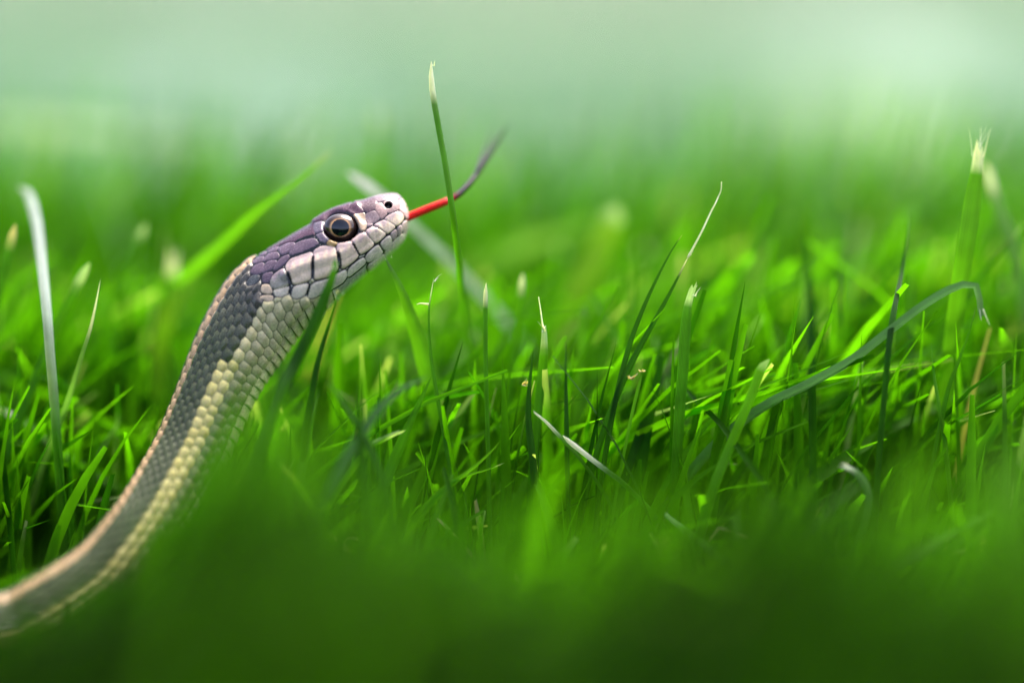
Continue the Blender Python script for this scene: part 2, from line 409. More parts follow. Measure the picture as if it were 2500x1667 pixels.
seam_c = np.where(((ar > latlim) | vent)[..., None], np.array([0.10, 0.115, 0.05]), skinc)
COLR = seam_c*(1 - seamf[..., None]) + LC*seamf[..., None]
fade = (1 - sstep(s_frame + 0.003, s_frame + 0.02, ss))[:, None]
DISP = lat_h*0.00042*fade
# ---- head shields
hr = int(np.searchsorted(ss, 0.031))
near = V[:hr]
# both flanks use the near flank's projection
mi = (-np.arange(N)) % N
is_near = ((V[:hr] - c0[:hr, None]) @ FWD) <= 0
pxx, pyy, _ = project(V[:hr].reshape(-1, 3))
PXY = np.stack([pxx, pyy], -1).reshape(hr, N, 2)
PXY = np.where(is_near[..., None], PXY, PXY[:, mi])
pts = PXY.reshape(-1, 2)
d1 = np.full(len(pts), -50.0); d2 = np.full(len(pts), -50.0); idx = np.full(len(pts), -1)
for k, (poly, key) in enumerate(SCALES):
    poly = round_poly(poly, 2)
    lo, hi = poly.min(0) - 14, poly.max(0) + 14
    m = np.where((pts[:, 0] > lo[0]) & (pts[:, 0] < hi[0]) & (pts[:, 1] > lo[1]) & (pts[:, 1] < hi[1]))[0]
    d = poly_sd(pts[m], poly)
    o1 = d1[m].copy()
    up = d > o1
    d2[m] = np.where(up, o1, np.maximum(d2[m], d))
    d1[m] = np.where(up, d, o1); idx[m] = np.where(up, k, idx[m])
keys = [k for _, k in SCALES]
base = np.array([CC[k] for k in keys] + [(0.03, 0.025, 0.03)])
cm = base[idx]
amp = np.array([0.17 if k not in ('top', 'brow', 'prefr', 'nasaltop') else 0.15 for k in keys] + [0.0])[idx]
d1 = d1 + 1.6
hh_ = sstep(-1.4, 2.2, d1)*0.70 + (1 - np.exp(-np.clip(d1, 0, 40)/9.0))*0.30
# pigment: lip shields are greyer violet along their upper edge
for k, (poly, key) in enumerate(SCALES):
    if key not in ('lab', 'labrear'): continue
    m = np.where(idx == k)[0]
    if len(m) == 0: continue
    ax = np.array([-0.42, -0.91]); pr = pts[m] @ ax; q0, q1 = (poly @ ax).min(), (poly @ ax).max()
    f = sstep(0.52, 0.86, (pr - q0)/(q1 - q0) + 0.10*np.sin(pts[m][:, 0]*0.33) + 0.05*np.sin(pts[m][:, 1]*.8))[:, None]
    cm[m] = cm[m]*(1 - 0.75*f) + np.array([0.58, 0.42, 0.47])*0.75*f
    g_ = (1 - sstep(0.0, 0.22, (pr - q0)/(q1 - q0)))[:, None]
    cm[m] = cm[m]*(1 - 0.6*g_) + np.array([0.50, 0.45, 0.22])*0.6*g_
seamk = sstep(-0.9, 0.9, d1)[:, None]
cm = np.array([0.022, 0.018, 0.024])*(1 - seamk) + cm*seamk
for ln, wd in BARS:
    m = np.where((np.abs(pts - ln.mean(0)).max(1) < 60))[0]
    dl = np.full(len(m), 1e9)
    for i in range(len(ln)-1):
        e = ln[i+1] - ln[i]; q = pts[m] - ln[i]; t = np.clip((q @ e)/(e @ e), 0, 1)
        dl = np.minimum(dl, np.linalg.norm(q - t[:, None]*e, axis=1))
    wob = 0.7*np.sin(pts[m][:, 1]*0.9) + 0.5*np.sin(pts[m][:, 0]*1.7)
    f = (1 - sstep(wd*1.3, wd*1.3 + 1.8, dl + wob))[:, None]
    cm[m] = cm[m]*(1 - f) + np.array([0.012, 0.014, 0.018])*f
de = np.sqrt(((pts - EYE_PX)/np.array([41.5, 34.0]))[:, 0]**2 + ((pts - EYE_PX)/np.array([41.5, 34.0]))[:, 1]**2)
headmask = (d1 > -2.2) | (d2 > -7.5) | (de < 1.15)
snoutzone = (pts @ np.array([0.906, -0.423]) > (np.array([760, 600]) @ np.array([0.906, -0.423]))) & ((pts[:, 0] - 760)*0.72 + (700 - pts[:, 1]) > -70)
headmask |= snoutzone
bare = (d1 < -3.5) & (de > 1.3)
cm = np.where((bare & (pts[:, 1] > 540))[:, None], np.array([0.56, 0.54, 0.44]), cm)
hd = amp*hh_*MM
# eye socket and nostril
ring = np.exp(-((de - 1.18)/0.16)**2)
hd = hd + 0.10*MM*ring
hd = np.where(de < 1.12, hd*sstep(0.98, 1.12, de) - 1.3*MM*(1 - sstep(0.90, 1.04, de)), hd)
cm = np.where((de < 1.02)[:, None], np.array([0.012, 0.010, 0.012]), cm)
ne = np.sqrt((((pts - NOSTRIL)/np.array([9.6, 8.6]))**2).sum(1))
hd = hd - 0.75*MM*(1 - sstep(0.6, 1.05, ne))
cm = np.where((ne < 1.0)[:, None], np.array([0.004, 0.003, 0.004]), cm)
# brow ridge, hollow in front of the eye, mouth line
br = B_((700,330),(900,220),(1100,130),(1340,60),(1500,20))
dl = np.full(len(pts), 1e9)
for i in range(len(br)-1):
    e = br[i+1] - br[i]; q = pts - br[i]; t = np.clip((q @ e)/(e @ e), 0, 1)
    dl = np.minimum(dl, np.linalg.norm(q - t[:, None]*e, axis=1))
hd = hd + 0.42*MM*np.exp(-(dl/9.0)**2)
rdg = np.concatenate([B_((150,1330),(400,1190),(640,1105),(880,1040),(1080,980),(1200,920),(1400,800)), A_((200,1130),(420,980),(600,870))])
dl = np.full(len(pts), 1e9)
for i in range(len(rdg)-1):
    e = rdg[i+1] - rdg[i]; q = pts - rdg[i]; t = np.clip((q @ e)/(e @ e), 0, 1)
    dl = np.minimum(dl, np.linalg.norm(q - t[:, None]*e, axis=1))
hd = hd + 0.34*MM*np.clip(1 - np.sqrt(dl**2 + 3)/19.0, 0, 1)*sstep(-1, 3, d1)
lo_ = np.array([893., 532.]); hd = hd - 0.35*MM*np.exp(-(((pts - lo_)/np.array([22, 16]))**2).sum(1))
D0 = DISP[:hr].reshape(-1); C0 = COLR[:hr].reshape(-1, 3)
hm = headmask.reshape(hr, N).astype(float)
for _ in range(10):
    hm = (hm + np.roll(hm, 1, 1) + np.roll(hm, -1, 1) + np.concatenate([hm[:1], hm[:-1]]) + np.concatenate([hm[1:], hm[-1:]]))/5
hm = np.minimum(hm, 1).reshape(-1)
D0 = hd*hm + D0*(1 - hm); hc = sstep(.35, .65, hm)[:, None]; C0 = cm*hc + C0*(1 - hc)
DISP[:hr] = D0.reshape(hr, N); COLR[:hr] = C0.reshape(hr, N, 3)
DISP[:6] *= 0.3
Vd = V + NRM*DISP[..., None]
ii, jj = np.meshgrid(np.arange(nr-1), np.arange(N), indexing='ij')
fq = np.stack([ii*N + jj, ii*N + (jj+1) % N, (ii+1)*N + (jj+1) % N, (ii+1)*N + jj], -1).reshape(-1, 4)
allv = np.concatenate([Vd.reshape(-1, 3), [Vd[0].mean(0)], [Vd[-1].mean(0)]])
allc = np.concatenate([COLR.reshape(-1, 3), [COLR[0].mean(0)], [COLR[-1].mean(0)]])
capA = np.array([(j, nr*N, (j+1) % N, (j+1) % N) for j in range(N)])[:, :3]
capB = np.array([((nr-1)*N + j, (nr-1)*N + (j+1) % N, nr*N + 1) for j in range(N)])
snake = bpy.data.objects.new('garter_snake', None); COL.objects.link(snake)
sb = c0[np.argmin(np.abs(ss - s_frame))]
snake.location = (sb[0], sb[1], 0); snake.empty_display_size = 0.01
tag(snake, 'striped garter snake rearing out of the grass with its red tongue out', 'snake')
SO = np.array(snake.location)
tris = np.concatenate([capA, capB])
me_faces = [tuple(f) for f in tris]
def snake_mesh(name, verts, quads, tris, cols, mat):
    me = bpy.data.meshes.new(name)
    v = (np.asarray(verts) - SO).astype(np.float32)
    nq, ntri = len(quads), len(tris)
    me.vertices.add(len(v)); me.vertices.foreach_set('co', v.ravel())
    me.loops.add(nq*4 + ntri*3)
    me.loops.foreach_set('vertex_index', np.concatenate([quads.ravel(), tris.ravel()]).astype(np.int32))
    me.polygons.add(nq + ntri)
    me.polygons.foreach_set('loop_start', np.concatenate([np.arange(nq)*4, nq*4 + np.arange(ntri)*3]).astype(np.int32))
    me.update(calc_edges=True)
    a = me.color_attributes.new('Col', 'FLOAT_COLOR', 'POINT')
    c4 = np.ones((len(v), 4), dtype=np.float32); c4[:, :3] = cols
    a.data.foreach_set('color', c4.ravel())
    me.materials.append(mat); me.polygons.foreach_set('use_smooth', np.ones(nq + ntri, dtype=bool))
    o = bpy.data.objects.new(name, me); COL.objects.link(o); o.parent = snake
    return o
body = snake_mesh('body', allv, fq[:, ::-1], tris[:, ::-1], allc, M_SKIN)

# eyes: a ball of iris with a raised pupil
def ball(axis, centre, rx, rz, ry, th0, th1, colfn, nu=72, nvv=40, lift=0.0):
    vs_, cs_ = [], []
    t = np.linspace(th0, th1, nvv)
    for a in t:
        for b in np.linspace(0, 2*np.pi, nu, endpoint=False):
            x, z, y = math.sin(a)*math.cos(b), math.sin(a)*math.sin(b), math.cos(a)
            vs_.append(centre + RGT*(x*(rx + lift)) + UPV*(z*(rz + lift)) + axis*(y*(ry + lift)))
            cs_.append(colfn(a, b))
    fs = [(i*nu + j, i*nu + (j+1) % nu, (i+1)*nu + (j+1) % nu, (i+1)*nu + j) for i in range(nvv-1) for j in range(nu)]
    return np.array(vs_), np.array(fs), np.array(cs_)
sel = np.where(is_near.reshape(-1))[0]
ke = sel[np.argmin(((pts[sel] - EYE_PX)**2).sum(1))]
surf = V[:hr].reshape(-1, 3)[ke]
sdepth = project(surf[None])[2][0]
ERX, ERZ, ERY = 2.36*MM, 1.98*MM, 1.75*MM
def iris_col(a, b):
    r = math.sin(a) if a < math.pi/2 else 1.0
    gold = math.exp(-((r - 0.555)/(0.075 if r > .555 else .085))**2)
    side_ = 0.55 + 0.45*math.cos(b - math.radians(205))          # the golden ring is fuller at the back and below
    mott = 0.85 + 0.3*math.sin(b*9 + 3*math.sin(b*4))*math.sin(r*21)
    br_ = np.array([0.050, 0.024, 0.018])*mott
    return br_*(1 - gold*(.35+.65*side_)) + np.array([1.0, 0.56, 0.24])*gold*(.35+.65*side_)
for sgn in (-1, 1):
    if sgn < 0: ec = P(EYE_PX[0], EYE_PX[1], sdepth + 1.2); ax = -FWD
    else: ec = P(EYE_PX[0], EYE_PX[1], -sdepth - 1.2); ax = FWD
    v_, f_, c_ = ball(ax, ec, ERX, ERZ, ERY, 0.001, 2.4, iris_col)
    eye = mesh_obj('eye', v_ - SO, f_, M_EYE, snake, cols=c_)
    v_, f_, c_ = ball(ax, ec, ERX, ERX*0.98, ERY, 0.001, math.asin(0.50), lambda a, b: np.array([0.004, 0.005, 0.012]), 64, 16, 0.015*MM)
    # the pupil is round although the eyeball is a little flattened
    mesh_obj('pupil', v_ - SO, f_, M_EYE, eye, cols=c_)

# tongue
def tube(pts_, rad, cols, n=14, seg=70, flat=1.0):
    tt = np.linspace(0, 1, seg)
    q = catmull(np.column_stack([pts_, rad, cols]), tt)
    c, r_, cl = q[:, :3], np.maximum(q[:, 3], 0.00003), np.clip(q[:, 4:7], 0, 1)
    tg = np.gradient(c, axis=0); tg /= np.linalg.norm(tg, axis=1)[:, None]
    e1 = np.cross(tg, FWD); e1 /= np.linalg.norm(e1, axis=1)[:, None]; e2 = np.cross(tg, e1)
    an = np.linspace(0, 2*np.pi, n, endpoint=False)
    v = c[:, None] + e1[:, None]*(r_[:, None]*np.cos(an)[None])[..., None] + e2[:, None]*(flat*r_[:, None]*np.sin(an)[None])[..., None]
    f = [(i*n + j, i*n + (j+1) % n, (i+1)*n + (j+1) % n, (i+1)*n + j) for i in range(seg-1) for j in range(n)]
    v = v.reshape(-1, 3); cc = np.repeat(cl, n, axis=0)
    v = np.concatenate([v, [c[0]], [c[-1]]]); cc = np.concatenate([cc, [cl[0]], [cl[-1]]])
    f += [(j, len(v)-2, (j+1) % n) for j in range(n)] + [((seg-1)*n + j, (seg-1)*n + (j+1) % n, len(v)-1) for j in range(n)]
    return v, f, cc
RED, DRED, BLK = (0.85, 0.018, 0.012), (0.42, 0.015, 0.02), (0.003, 0.002, 0.004)
tp = [P(962,546,0.4), P(985,536,0), P(1000,529,-.3), P(1045,510,-.2), P(1085,494,0.3), P(1101,486,0.8), P(1116,477.5,1.2), P(1140,455,2.5), P(1160,430,4)]
tr_ = [.5*MM, .55*MM, .56*MM, .54*MM, .5*MM, .46*MM, .45*MM, .43*MM, .38*MM]
v_, f_, c_ = tube(np.array(tp), np.array(tr_), np.array([RED, RED, RED, RED, (0.66,0.016,0.014), DRED, (0.07,.015,.025), BLK, BLK]), flat=0.9)
tongue = mesh_obj('tongue', v_ - SO, f_, M_TONGUE, snake, cols=c_)
for k, tn in enumerate(([(1150,443,3.2),(1160,430,4.2),(1178,385,9),(1196,345,14),(1210,310,19)], [(1150,443,3.2),(1162,428,4.2),(1187,390,6),(1212,350,8),(1240,305,10)])):
    v_, f_, c_ = tube(np.array([P(*q) for q in tn]), np.array([.32,.34,.28,.22,.08])*MM, np.array([BLK]*5), 10, 40)
    mesh_obj('tongue_tine', v_ - SO, f_, M_TONGUE, tongue, cols=c_)

# ------------------------------------------------------------------ single grass blades
S2 = 2500/2352.0
GREENS = {'mid': (0.050, 0.190, 0.006), 'dark': (0.022, 0.100, 0.006), 'bright': (0.085, 0.27, 0.010), 'yellow': (0.15, 0.32, 0.012),
          'pale': (0.36, 0.52, 0.32), 'blue': (0.075, 0.20, 0.06), 'straw': (0.48, 0.42, 0.26), 'white': (0.72, 0.74, 0.70), 'grey': (0.09, 0.21, 0.06), 'silver': (0.50, 0.56, 0.60)}
def to_ground(pts3):
    """carry a blade from its last visible point down to the soil"""
    a, b = np.array(pts3[-2]), np.array(pts3[-1])
    res = list(pts3)
    if b[2] < 0.002: return res
    d = (b - a)/np.linalg.norm(b - a)
    p_ = b.copy()
    for _ in range(60):
        d = d + np.array([0, 0, -0.16]); d[2] = min(d[2], -0.25); d /= np.linalg.norm(d)
        step = min(0.004, max(p_[2] + 0.0015, 0.0005)/max(-d[2], 0.2))
        p_ = p_ + d*step
        if p_[2] <= -0.001: p_[2] = -0.0012; res.append(p_.copy()); break
        if _ % 2 == 1: res.append(p_.copy())
    return res

def blade_geo(pts3, width, c_base, c_tip, dry=0.0, tip='point', turn=0.0, fold=0.25, seg=44, ragged=0.0, taper=0.12):
    n = np.array(pts3)
    q = catmull(n, np.linspace(0, 1, seg)); L = np.concatenate([[0], np.cumsum(np.linalg.norm(np.diff(q, axis=0), axis=1))]); tt = L/L[-1]
    tg = np.gradient(q, axis=0); tg /= np.linalg.norm(tg, axis=1)[:, None]
    e1 = np.cross(tg, FWD); e1 /= (np.linalg.norm(e1, axis=1)[:, None] + 1e-9)
    nn = np.cross(e1, tg)
    tw = turn + 0.35*np.sin(tt*2.2 + turn*3)
    wd = e1*np.cos(tw)[:, None] + nn*np.sin(tw)[:, None]; nm = np.cross(wd, tg)
    if tip == 'point': pr = np.clip(tt/0.30, 0, 1)**0.75
    elif tip == 'round': pr = np.sqrt(np.clip(tt/0.035, 0.02, 1))
    else: pr = 0.55 + 0.45*sstep(0, 0.12, tt)
    pr = pr*(1 - taper*sstep(0.5, 1, tt))
    us = np.array([-1, -.55, 0, .55, 1.0])
    rag = np.zeros((seg, 5))
    if tip == 'cut': rag[0] = np.array([random.uniform(-1, 1) for _ in us])*width*ragged
    W = width/2*pr
    v = q[:, None] + wd[:, None]*(W[:, None]*us[None]*0.98)[..., None] + nm[:, None]*(W[:, None]*fold*np.abs(us)[None]**1.3)[..., None] + tg[:, None]*rag[..., None]
    cb, ct = np.array(c_base), np.array(c_tip)
    f = 1 - sstep(dry*0.45, max(dry, 1e-4), tt) if dry > 0 else np.zeros(seg)
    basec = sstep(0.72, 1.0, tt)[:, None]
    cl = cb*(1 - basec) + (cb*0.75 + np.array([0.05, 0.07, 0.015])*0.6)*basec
    cl = cl*(1 - f[:, None]) + ct*f[:, None]
    cols = np.repeat(cl, 5, axis=0).reshape(seg, 5, 3)*(1 + np.array([.1, -.06, .12, -.06, .1]))[None, :, None]
    uv = np.stack(np.broadcast_arrays(us[None]*0.5 + 0.5, tt[:, None]*0.02), -1)
    fs = np.array([(i*5 + j, i*5 + j+1, (i+1)*5 + j+1, (i+1)*5 + j) for i in range(seg-1) for j in range(4)])
    return v.reshape(-1, 3), fs, cols.reshape(-1, 3), uv.reshape(-1, 2), q, tg, wd

def fibre_tuft(p0, tg, wd, width, n, length, col):
    vs_, fs, cs = [], [], []
    for k in range(max(2, n//2)):
        u = random.uniform(-1, 1); st = p0 + wd*(u*width*0.4) + tg*0.0006
        d = -tg*random.uniform(.6, 1.2) + wd*random.uniform(-.4, .4) + FWD*random.uniform(-.4, .4); d /= np.linalg.norm(d)
        bend = wd*random.uniform(-.5, .5) + UPV*random.uniform(-.5, .3)
        ln = length*random.uniform(.2, 1.2); wv = np.cross(d, FWD); wv /= np.linalg.norm(wv); fw = random.uniform(.04, .11)*MM
        b0 = len(vs_)
        for s_ in range(6):
            t = s_/5
            c = st + d*ln*t + bend*ln*0.45*t*t
            ww_ = fw*(1 - .8*t)
            vs_ += [c - wv*ww_, c + FWD*ww_*.7, c + wv*ww_]; cs += [col]*3
        for s_ in range(5):
            a = b0 + s_*3
            fs += [(a, a+1, a+4, a+3), (a+1, a+2, a+5, a+4)]
    return np.array(vs_), fs, np.array(cs)

def hero(label, pts, width, col='mid', tipcol=None, dry=0.0, tip='point', turn=0.15, fold=0.25, tuft=0, tuftlen=2.0, grounded=True, group=None, ragged=0.6, name='grass_blade', taper=0.12, hair=None):
    p3 = [P(x*S2, y*S2, d) for x, y, d in pts]
    if grounded: p3 = to_ground(p3)
    W = width*S2*MPP
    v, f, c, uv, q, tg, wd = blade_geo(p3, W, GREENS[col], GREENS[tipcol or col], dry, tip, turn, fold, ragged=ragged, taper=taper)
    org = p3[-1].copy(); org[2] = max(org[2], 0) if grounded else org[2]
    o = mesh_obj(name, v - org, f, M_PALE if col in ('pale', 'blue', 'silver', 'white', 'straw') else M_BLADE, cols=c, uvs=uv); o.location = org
    tag(o, label, 'grass blade' if name == 'grass_blade' else 'clipping', group)
    if hair:
        hp = np.array([P(x*S2, y*S2, d) for x, y, d in hair])
        v2, f2, c2 = tube(hp, np.linspace(.16, .05, len(hp))*MM, np.array([GREENS['white']]*len(hp)), 6, 40)
        mesh_obj('frayed_tip', v2 - org, f2, M_DRY, o, cols=c2)
    if tuft:
        v2, f2, c2 = fibre_tuft(q[0], tg[0], wd[0], W, tuft, tuftlen*MM, GREENS['white'])
        mesh_obj('frayed_tip', v2 - org, f2, M_DRY, o, cols=c2)
    return o

hero('tallest upright green blade with a white dried tip, crossing the red tongue', [(991,142,-4),(993,170,-4),(998,215,-4),(1010,285,-4),(1028,385,-4.5),(1045,500,-4),(1057,600,0),(1069,700,5),(1082,800,9),(1094,880,12)], 21, 'mid', 'white', .075, 'round', .5, .5, tuft=3, tuftlen=1.2)
hero('pale straight blade with a white blunt tip, slanting down behind the snake head', [(798,396,13),(870,446,13),(945,516,14),(1040,605,16),(1125,695,18),(1195,775,20),(1240,830,20)], 23, 'pale', 'white', .09, 'round', .0, .1)
hero('dark green folded blade with split cut tip in front of the snake jaw', [(774,612,-10),(757,665,-10),(735,725,-10),(708,785,-10),(682,838,-10.5),(658,885,-12)], 30, 'dark', 'mid', .06, 'cut', .25, .75, tuft=4, tuftlen=1.4)
hero('narrow dark blade rising just beside the folded blade at the snake jaw', [(783,664,-9),(768,715,-9),(750,770,-8),(733,830,-8),(722,890,-8)], 19, 'dark', 'mid', .05, 'point', .2, .6, tuft=2, tuftlen=1.0)
hero('bright blade with a torn thin point under the snake chin', [(884,588,-3),(893,608,-3),(915,650,-2.5),(938,705,-1),(960,770,1),(980,835,3),(992,880,4)], 46, 'bright', 'grey', .05, 'point', .15, .3, tuft=3, tuftlen=2.0)
hero('wiry blade with a tiny pale side splinter right of the snake chin', [(997,636,-4),(990,675,-4),(985,715,-4),(986,770,-4),(992,835,-4),(1003,900,-4),(1018,985,-4),(1029,1050,-4)], 10, 'mid', 'white', .08, 'point', .1, .3, tuft=2, tuftlen=1.5, hair=[(985,699,-4),(975,698,-4),(966,697,-4),(957,699,-4)])
hero('slim upright blade with a crisp white tip beyond the tallest blade', [(1117,650,-4),(1117,690,-4),(1117,760,-4),(1118,850,-4),(1121,950,-4),(1123,1020,-4)], 13, 'mid', 'white', .07, 'round', .3, .6)
hero('soft slim blade leaning slightly left with small pale tip', [(1201,628,5),(1196,690,5),(1187,770,6),(1178,850,6)], 15, 'mid', 'white', .06, 'round', .1, .4)
hero('stubby cut blade with a long white hair standing on its top', [(1251,752,-4),(1251,790,-4),(1248,850,-3),(1240,920,-3)], 24, 'mid', 'pale', .08, 'cut', .2, .3, tuft=6, tuftlen=1.6, hair=[(1250,756,-4),(1246,745,-4),(1242,715,-4),(1237,682,-4)])
hero('broad luminous yellow green blade, out of focus, leaning right', [(1418,472,24),(1390,540,24),(1350,622,23),(1305,715,22),(1270,790,21),(1240,870,20)], 62, 'yellow', 'pale', .05, 'round', -.1, .2)
hero('needle-like pointed blade curving right in sharp focus', [(1569,537,-4),(1545,572,-4),(1512,635,-4),(1478,710,-4),(1452,780,-4),(1432,850,-4),(1420,900,-4)], 15, 'dark', 'straw', .02, 'point', .2, .5)
hero('slender blade ending in a long white curling hair', [(1588,576,-4),(1580,592,-4),(1570,612,-4),(1540,672,-4),(1503,740,-4),(1470,800,-4),(1440,860,-4)], 18, 'dark', 'white', .06, 'point', .2, .4, tuft=3, tuftlen=1.2, hair=[(1580,592,-4),(1592,570,-4),(1612,532,-4),(1634,485,-3.5),(1642,470,-3.5),(1650,452,-3),(1656,438,-3),(1657,418,-3)])
hero('short ribbed blade with torn ragged top', [(1590,668,-4),(1580,705,-4),(1575,770,-4),(1570,850,-4),(1566,900,-4)], 28, 'mid', 'pale', .05, 'cut', .1, .3, tuft=6, tuftlen=1.6, ragged=1.2)
hero('dark blurred broad blade leaning right behind the torn ribbed blade', [(1668,568,20),(1630,650,20),(1585,745,19),(1545,830,18)], 48, 'dark', 'dark', 0, 'point', .1, .25)
hero('round-tipped folded blade with a light rim standing alone', [(1768,826,-7),(1757,852,-7),(1738,905,-7),(1712,968,-7),(1684,1035,-7),(1655,1105,-8),(1636,1160,-8)], 34, 'bright', 'pale', .035, 'round', .5, .8)
hero('thick blade with shredded white top beside the arching blade', [(2250,350,-1),(2246,400,-1),(2236,480,-1),(2222,570,-1),(2210,650,0),(2196,750,2),(2184,850,4)], 52, 'bright', 'white', .035, 'cut', .2, .3, tuft=14, tuftlen=4.5)
hero('arching glossy bluish blade bending over to the right', [(2250,720,-6),(2246,680,-6),(2236,656,-6),(2195,664,-6),(2120,708,-6),(2045,765,-6),(1960,830,-5.5),(1860,885,-5),(1760,935,-4)], 31, 'blue', 'grey', .06, 'cut', .5, .45, tuft=5, tuftlen=2)
hero('upright two-toned blade, half dark and half bright, passing before the arching blade', [(2090,470,4),(2087,540,2),(2076,620,0),(2060,710,-5),(2047,800,-7),(2039,890,-7),(2030,985,-7)], 19, 'dark', 'grey', .08, 'point', .3, .9)
hero('long lying yellow green blade, blurred, behind the shredded blade', [(2420,570,26),(2330,594,26),(2200,626,27),(2060,654,28),(1920,682,30),(1790,712,32)], 36, 'yellow', 'yellow', 0, 'point', .1, .2)
hero('thin blade rising under the frayed end of the arching blade', [(2243,700,-4),(2228,760,-4),(2205,825,-4),(2182,890,-4),(2168,950,-4)], 15, 'mid', 'grey', .05, 'point', .2, .6)
hero('straight thin blade crossing the foot of its neighbour at the right', [(2138,780,-2),(2146,860,-3),(2158,930,-4),(2168,985,-4),(2175,1040,-4)], 15, 'bright', 'mid', .03, 'point', .2, .4)
hero('short pale blade lying slantwise with a white blunt tip', [(1293,1000,-5),(1322,1022,-5),(1360,1052,-5),(1400,1082,-5),(1432,1106,-5)], 14, 'mid', 'white', .22, 'round', .3, .6)
hero('small shiny white sliver of cut blade between dark stems', [(1226,946,-4.5),(1240,957,-4.5),(1255,969,-4.5)], 9, 'mid', 'white', .14, 'cut', .1, .3)
hero('curled silvery blade hooking over to the left at its top', [(1937,1068,-10),(1962,1078,-10),(1985,1100,-10),(1999,1135,-10),(1994,1185,-10),(1976,1240,-10),(1948,1290,-11),(1922,1340,-12),(1905,1390,-13)], 22, 'grey', 'white', .06, 'cut', .3, .5, tuft=2, tuftlen=1.5)
hero('stub of a pale blade lying low in the turf', [(1530,1180,-7),(1558,1203,-7),(1585,1222,-7),(1605,1234,-8)], 18, 'mid', 'pale', .12, 'cut', .2, .3)
hero('arching bluish white blade, rounded top, left of the snake', [(42,430,13),(62,440,12),(80,490,9),(92,560,5),(101,640,1),(110,730,-2),(117,820,-3),(124,900,-3)], 23, 'mid', 'silver', .62, 'round', .1, .45)
hero('dark blade with dried tip leaning out past the bluish white blade', [(36,515,3),(28,550,3),(16,605,3),(2,660,3),(-20,760,3)], 22, 'mid', 'straw', .06, 'round', .2, .5)
hero('straight green blade with a pale blunt tip leaning right, left of the snake', [(206,604,3),(192,630,3),(160,692,3),(118,785,3),(75,890,2),(38,985,1),(8,1070,0)], 23, 'mid', 'pale', .08, 'round', .2, .5)
hero('thin whitish fibre-tipped blade beside the straight green blade', [(231,640,-3),(222,690,-3),(208,755,-3),(188,818,-3),(170,880,-2),(148,945,0),(110,1040,2)], 14, 'grey', 'white', .18, 'point', .2, .4)
hero('folded dark blade leaning right in soft focus before the rearing neck', [(337,513,14),(318,568,14),(285,645,14),(245,735,15),(200,835,15),(160,920,15)], 26, 'mid', 'pale', .05, 'round', .3, .8)
hero('long leaning blade with two tan joints reaching up behind the snake head', [(765,345,7),(738,368,7),(690,410,8),(640,448,9),(596,482,10),(560,515,12),(500,572,14),(430,630,17),(330,700,20),(230,765,23)], 27, 'bright', 'straw', .03, 'point', .2, .3)
hero('upright yellow green blade topped by a curled pale shred behind the neck', [(398,585,18),(394,640,18),(384,720,18),(374,800,18),(364,890,18)], 42, 'yellow', 'white', .07, 'cut', .0, .15, tuft=7, tuftlen=4.5)
hero('blade lying downhill with a bleached tip behind the snake body', [(5,943,6),(30,955,6),(75,985,6),(135,1028,6),(205,1082,6),(270,1120,7)], 24, 'bright', 'white', .10, 'cut', .2, .5, tuft=3, tuftlen=1.5)
hero('blurred upright blade with square pale top behind the snout', [(870,258,42),(869,330,42),(867,430,42),(866,560,42)], 34, 'bright', 'pale', .05, 'cut', .0, .1, ragged=.1)
hero('ribbed striped blade leaning right, rising to a shared crossing point', [(992,862,-5),(975,900,-5),(950,955,-5),(922,1020,-5),(900,1075,-5),(880,1130,-6),(870,1180,-6)], 27, 'mid', 'mid', 0, 'point', .1, .4)
hero('bluish shiny blade tip leaning right over the striped blade', [(988,862,-12),(965,872,-12),(925,893,-13),(885,925,-14),(850,970,-15)], 28, 'blue', 'blue', 0, 'point', .2, .3)
hero('short blade with a pale torn edge pointing right', [(925,990,-7),(905,998,-7),(880,1010,-7),(855,1022,-8),(835,1045,-8)], 16, 'bright', 'pale', .08, 'cut', .2, .6, tuft=2, tuftlen=1)
hero('soft dark vertical blade in front of the striped blade', [(828,860,-16),(827,940,-16),(832,1040,-16),(840,1140,-16),(848,1235,-16)], 22, 'dark', 'dark', 0, 'point', .1, .4)
hero('dark blade leaning left across the soft vertical blade', [(748,868,-13),(775,905,-13),(815,965,-13),(855,1035,-13),(882,1110,-13),(902,1190,-13)], 19, 'dark', 'dark', 0, 'point', .2, .4)
hero('thin light blade sloping up to the right above the turf', [(1152,1010,-6),(1125,1040,-6),(1085,1076,-6),(1035,1115,-6),(985,1165,-6)], 15, 'bright', 'bright', 0, 'point', .2, .4)
hero('narrow green blade lying almost level over the thin light blade', [(1160,1062,-5),(1120,1078,-5),(1078,1090,-5),(1050,1100,-6),(1010,1130,-6)], 12, 'bright', 'pale', .05, 'point', .2, .4)
hero('tall slightly blurred blade behind the stubby cut blade', [(1342,700,6),(1338,780,6),(1330,880,6),(1322,980,6),(1315,1060,6)], 22, 'bright', 'grey', .05, 'round', .1, .4)
hero('dark stem standing between the stubby cut blade and the pale lying blade', [(1300,780,-1),(1300,860,-2),(1302,960,-3),(1304,1060,-3),(1306,1130,-3)], 13, 'dark', 'dark', 0, 'point', .1, .5)
hero('slim shadowed stem beside the white sliver', [(1226,800,-5),(1218,880,-5),(1216,960,-5),(1225,1040,-5)], 20, 'dark', 'mid', .03, 'point', .2, .6)
hero('thin stem carrying two pale withered florets', [(1474,862,-4),(1464,900,-4),(1450,960,-4),(1436,1030,-4),(1424,1090,-4)], 8, 'bright', 'mid', 0, 'round', .1, .3, tuft=0)
hero('long blurred blade slanting up to the right far behind the shredded blade', [(2420,200,62),(2352,300,62),(2250,420,60),(2150,525,58),(2060,640,55)], 40, 'mid', 'mid', 0, 'point', .1, .2)
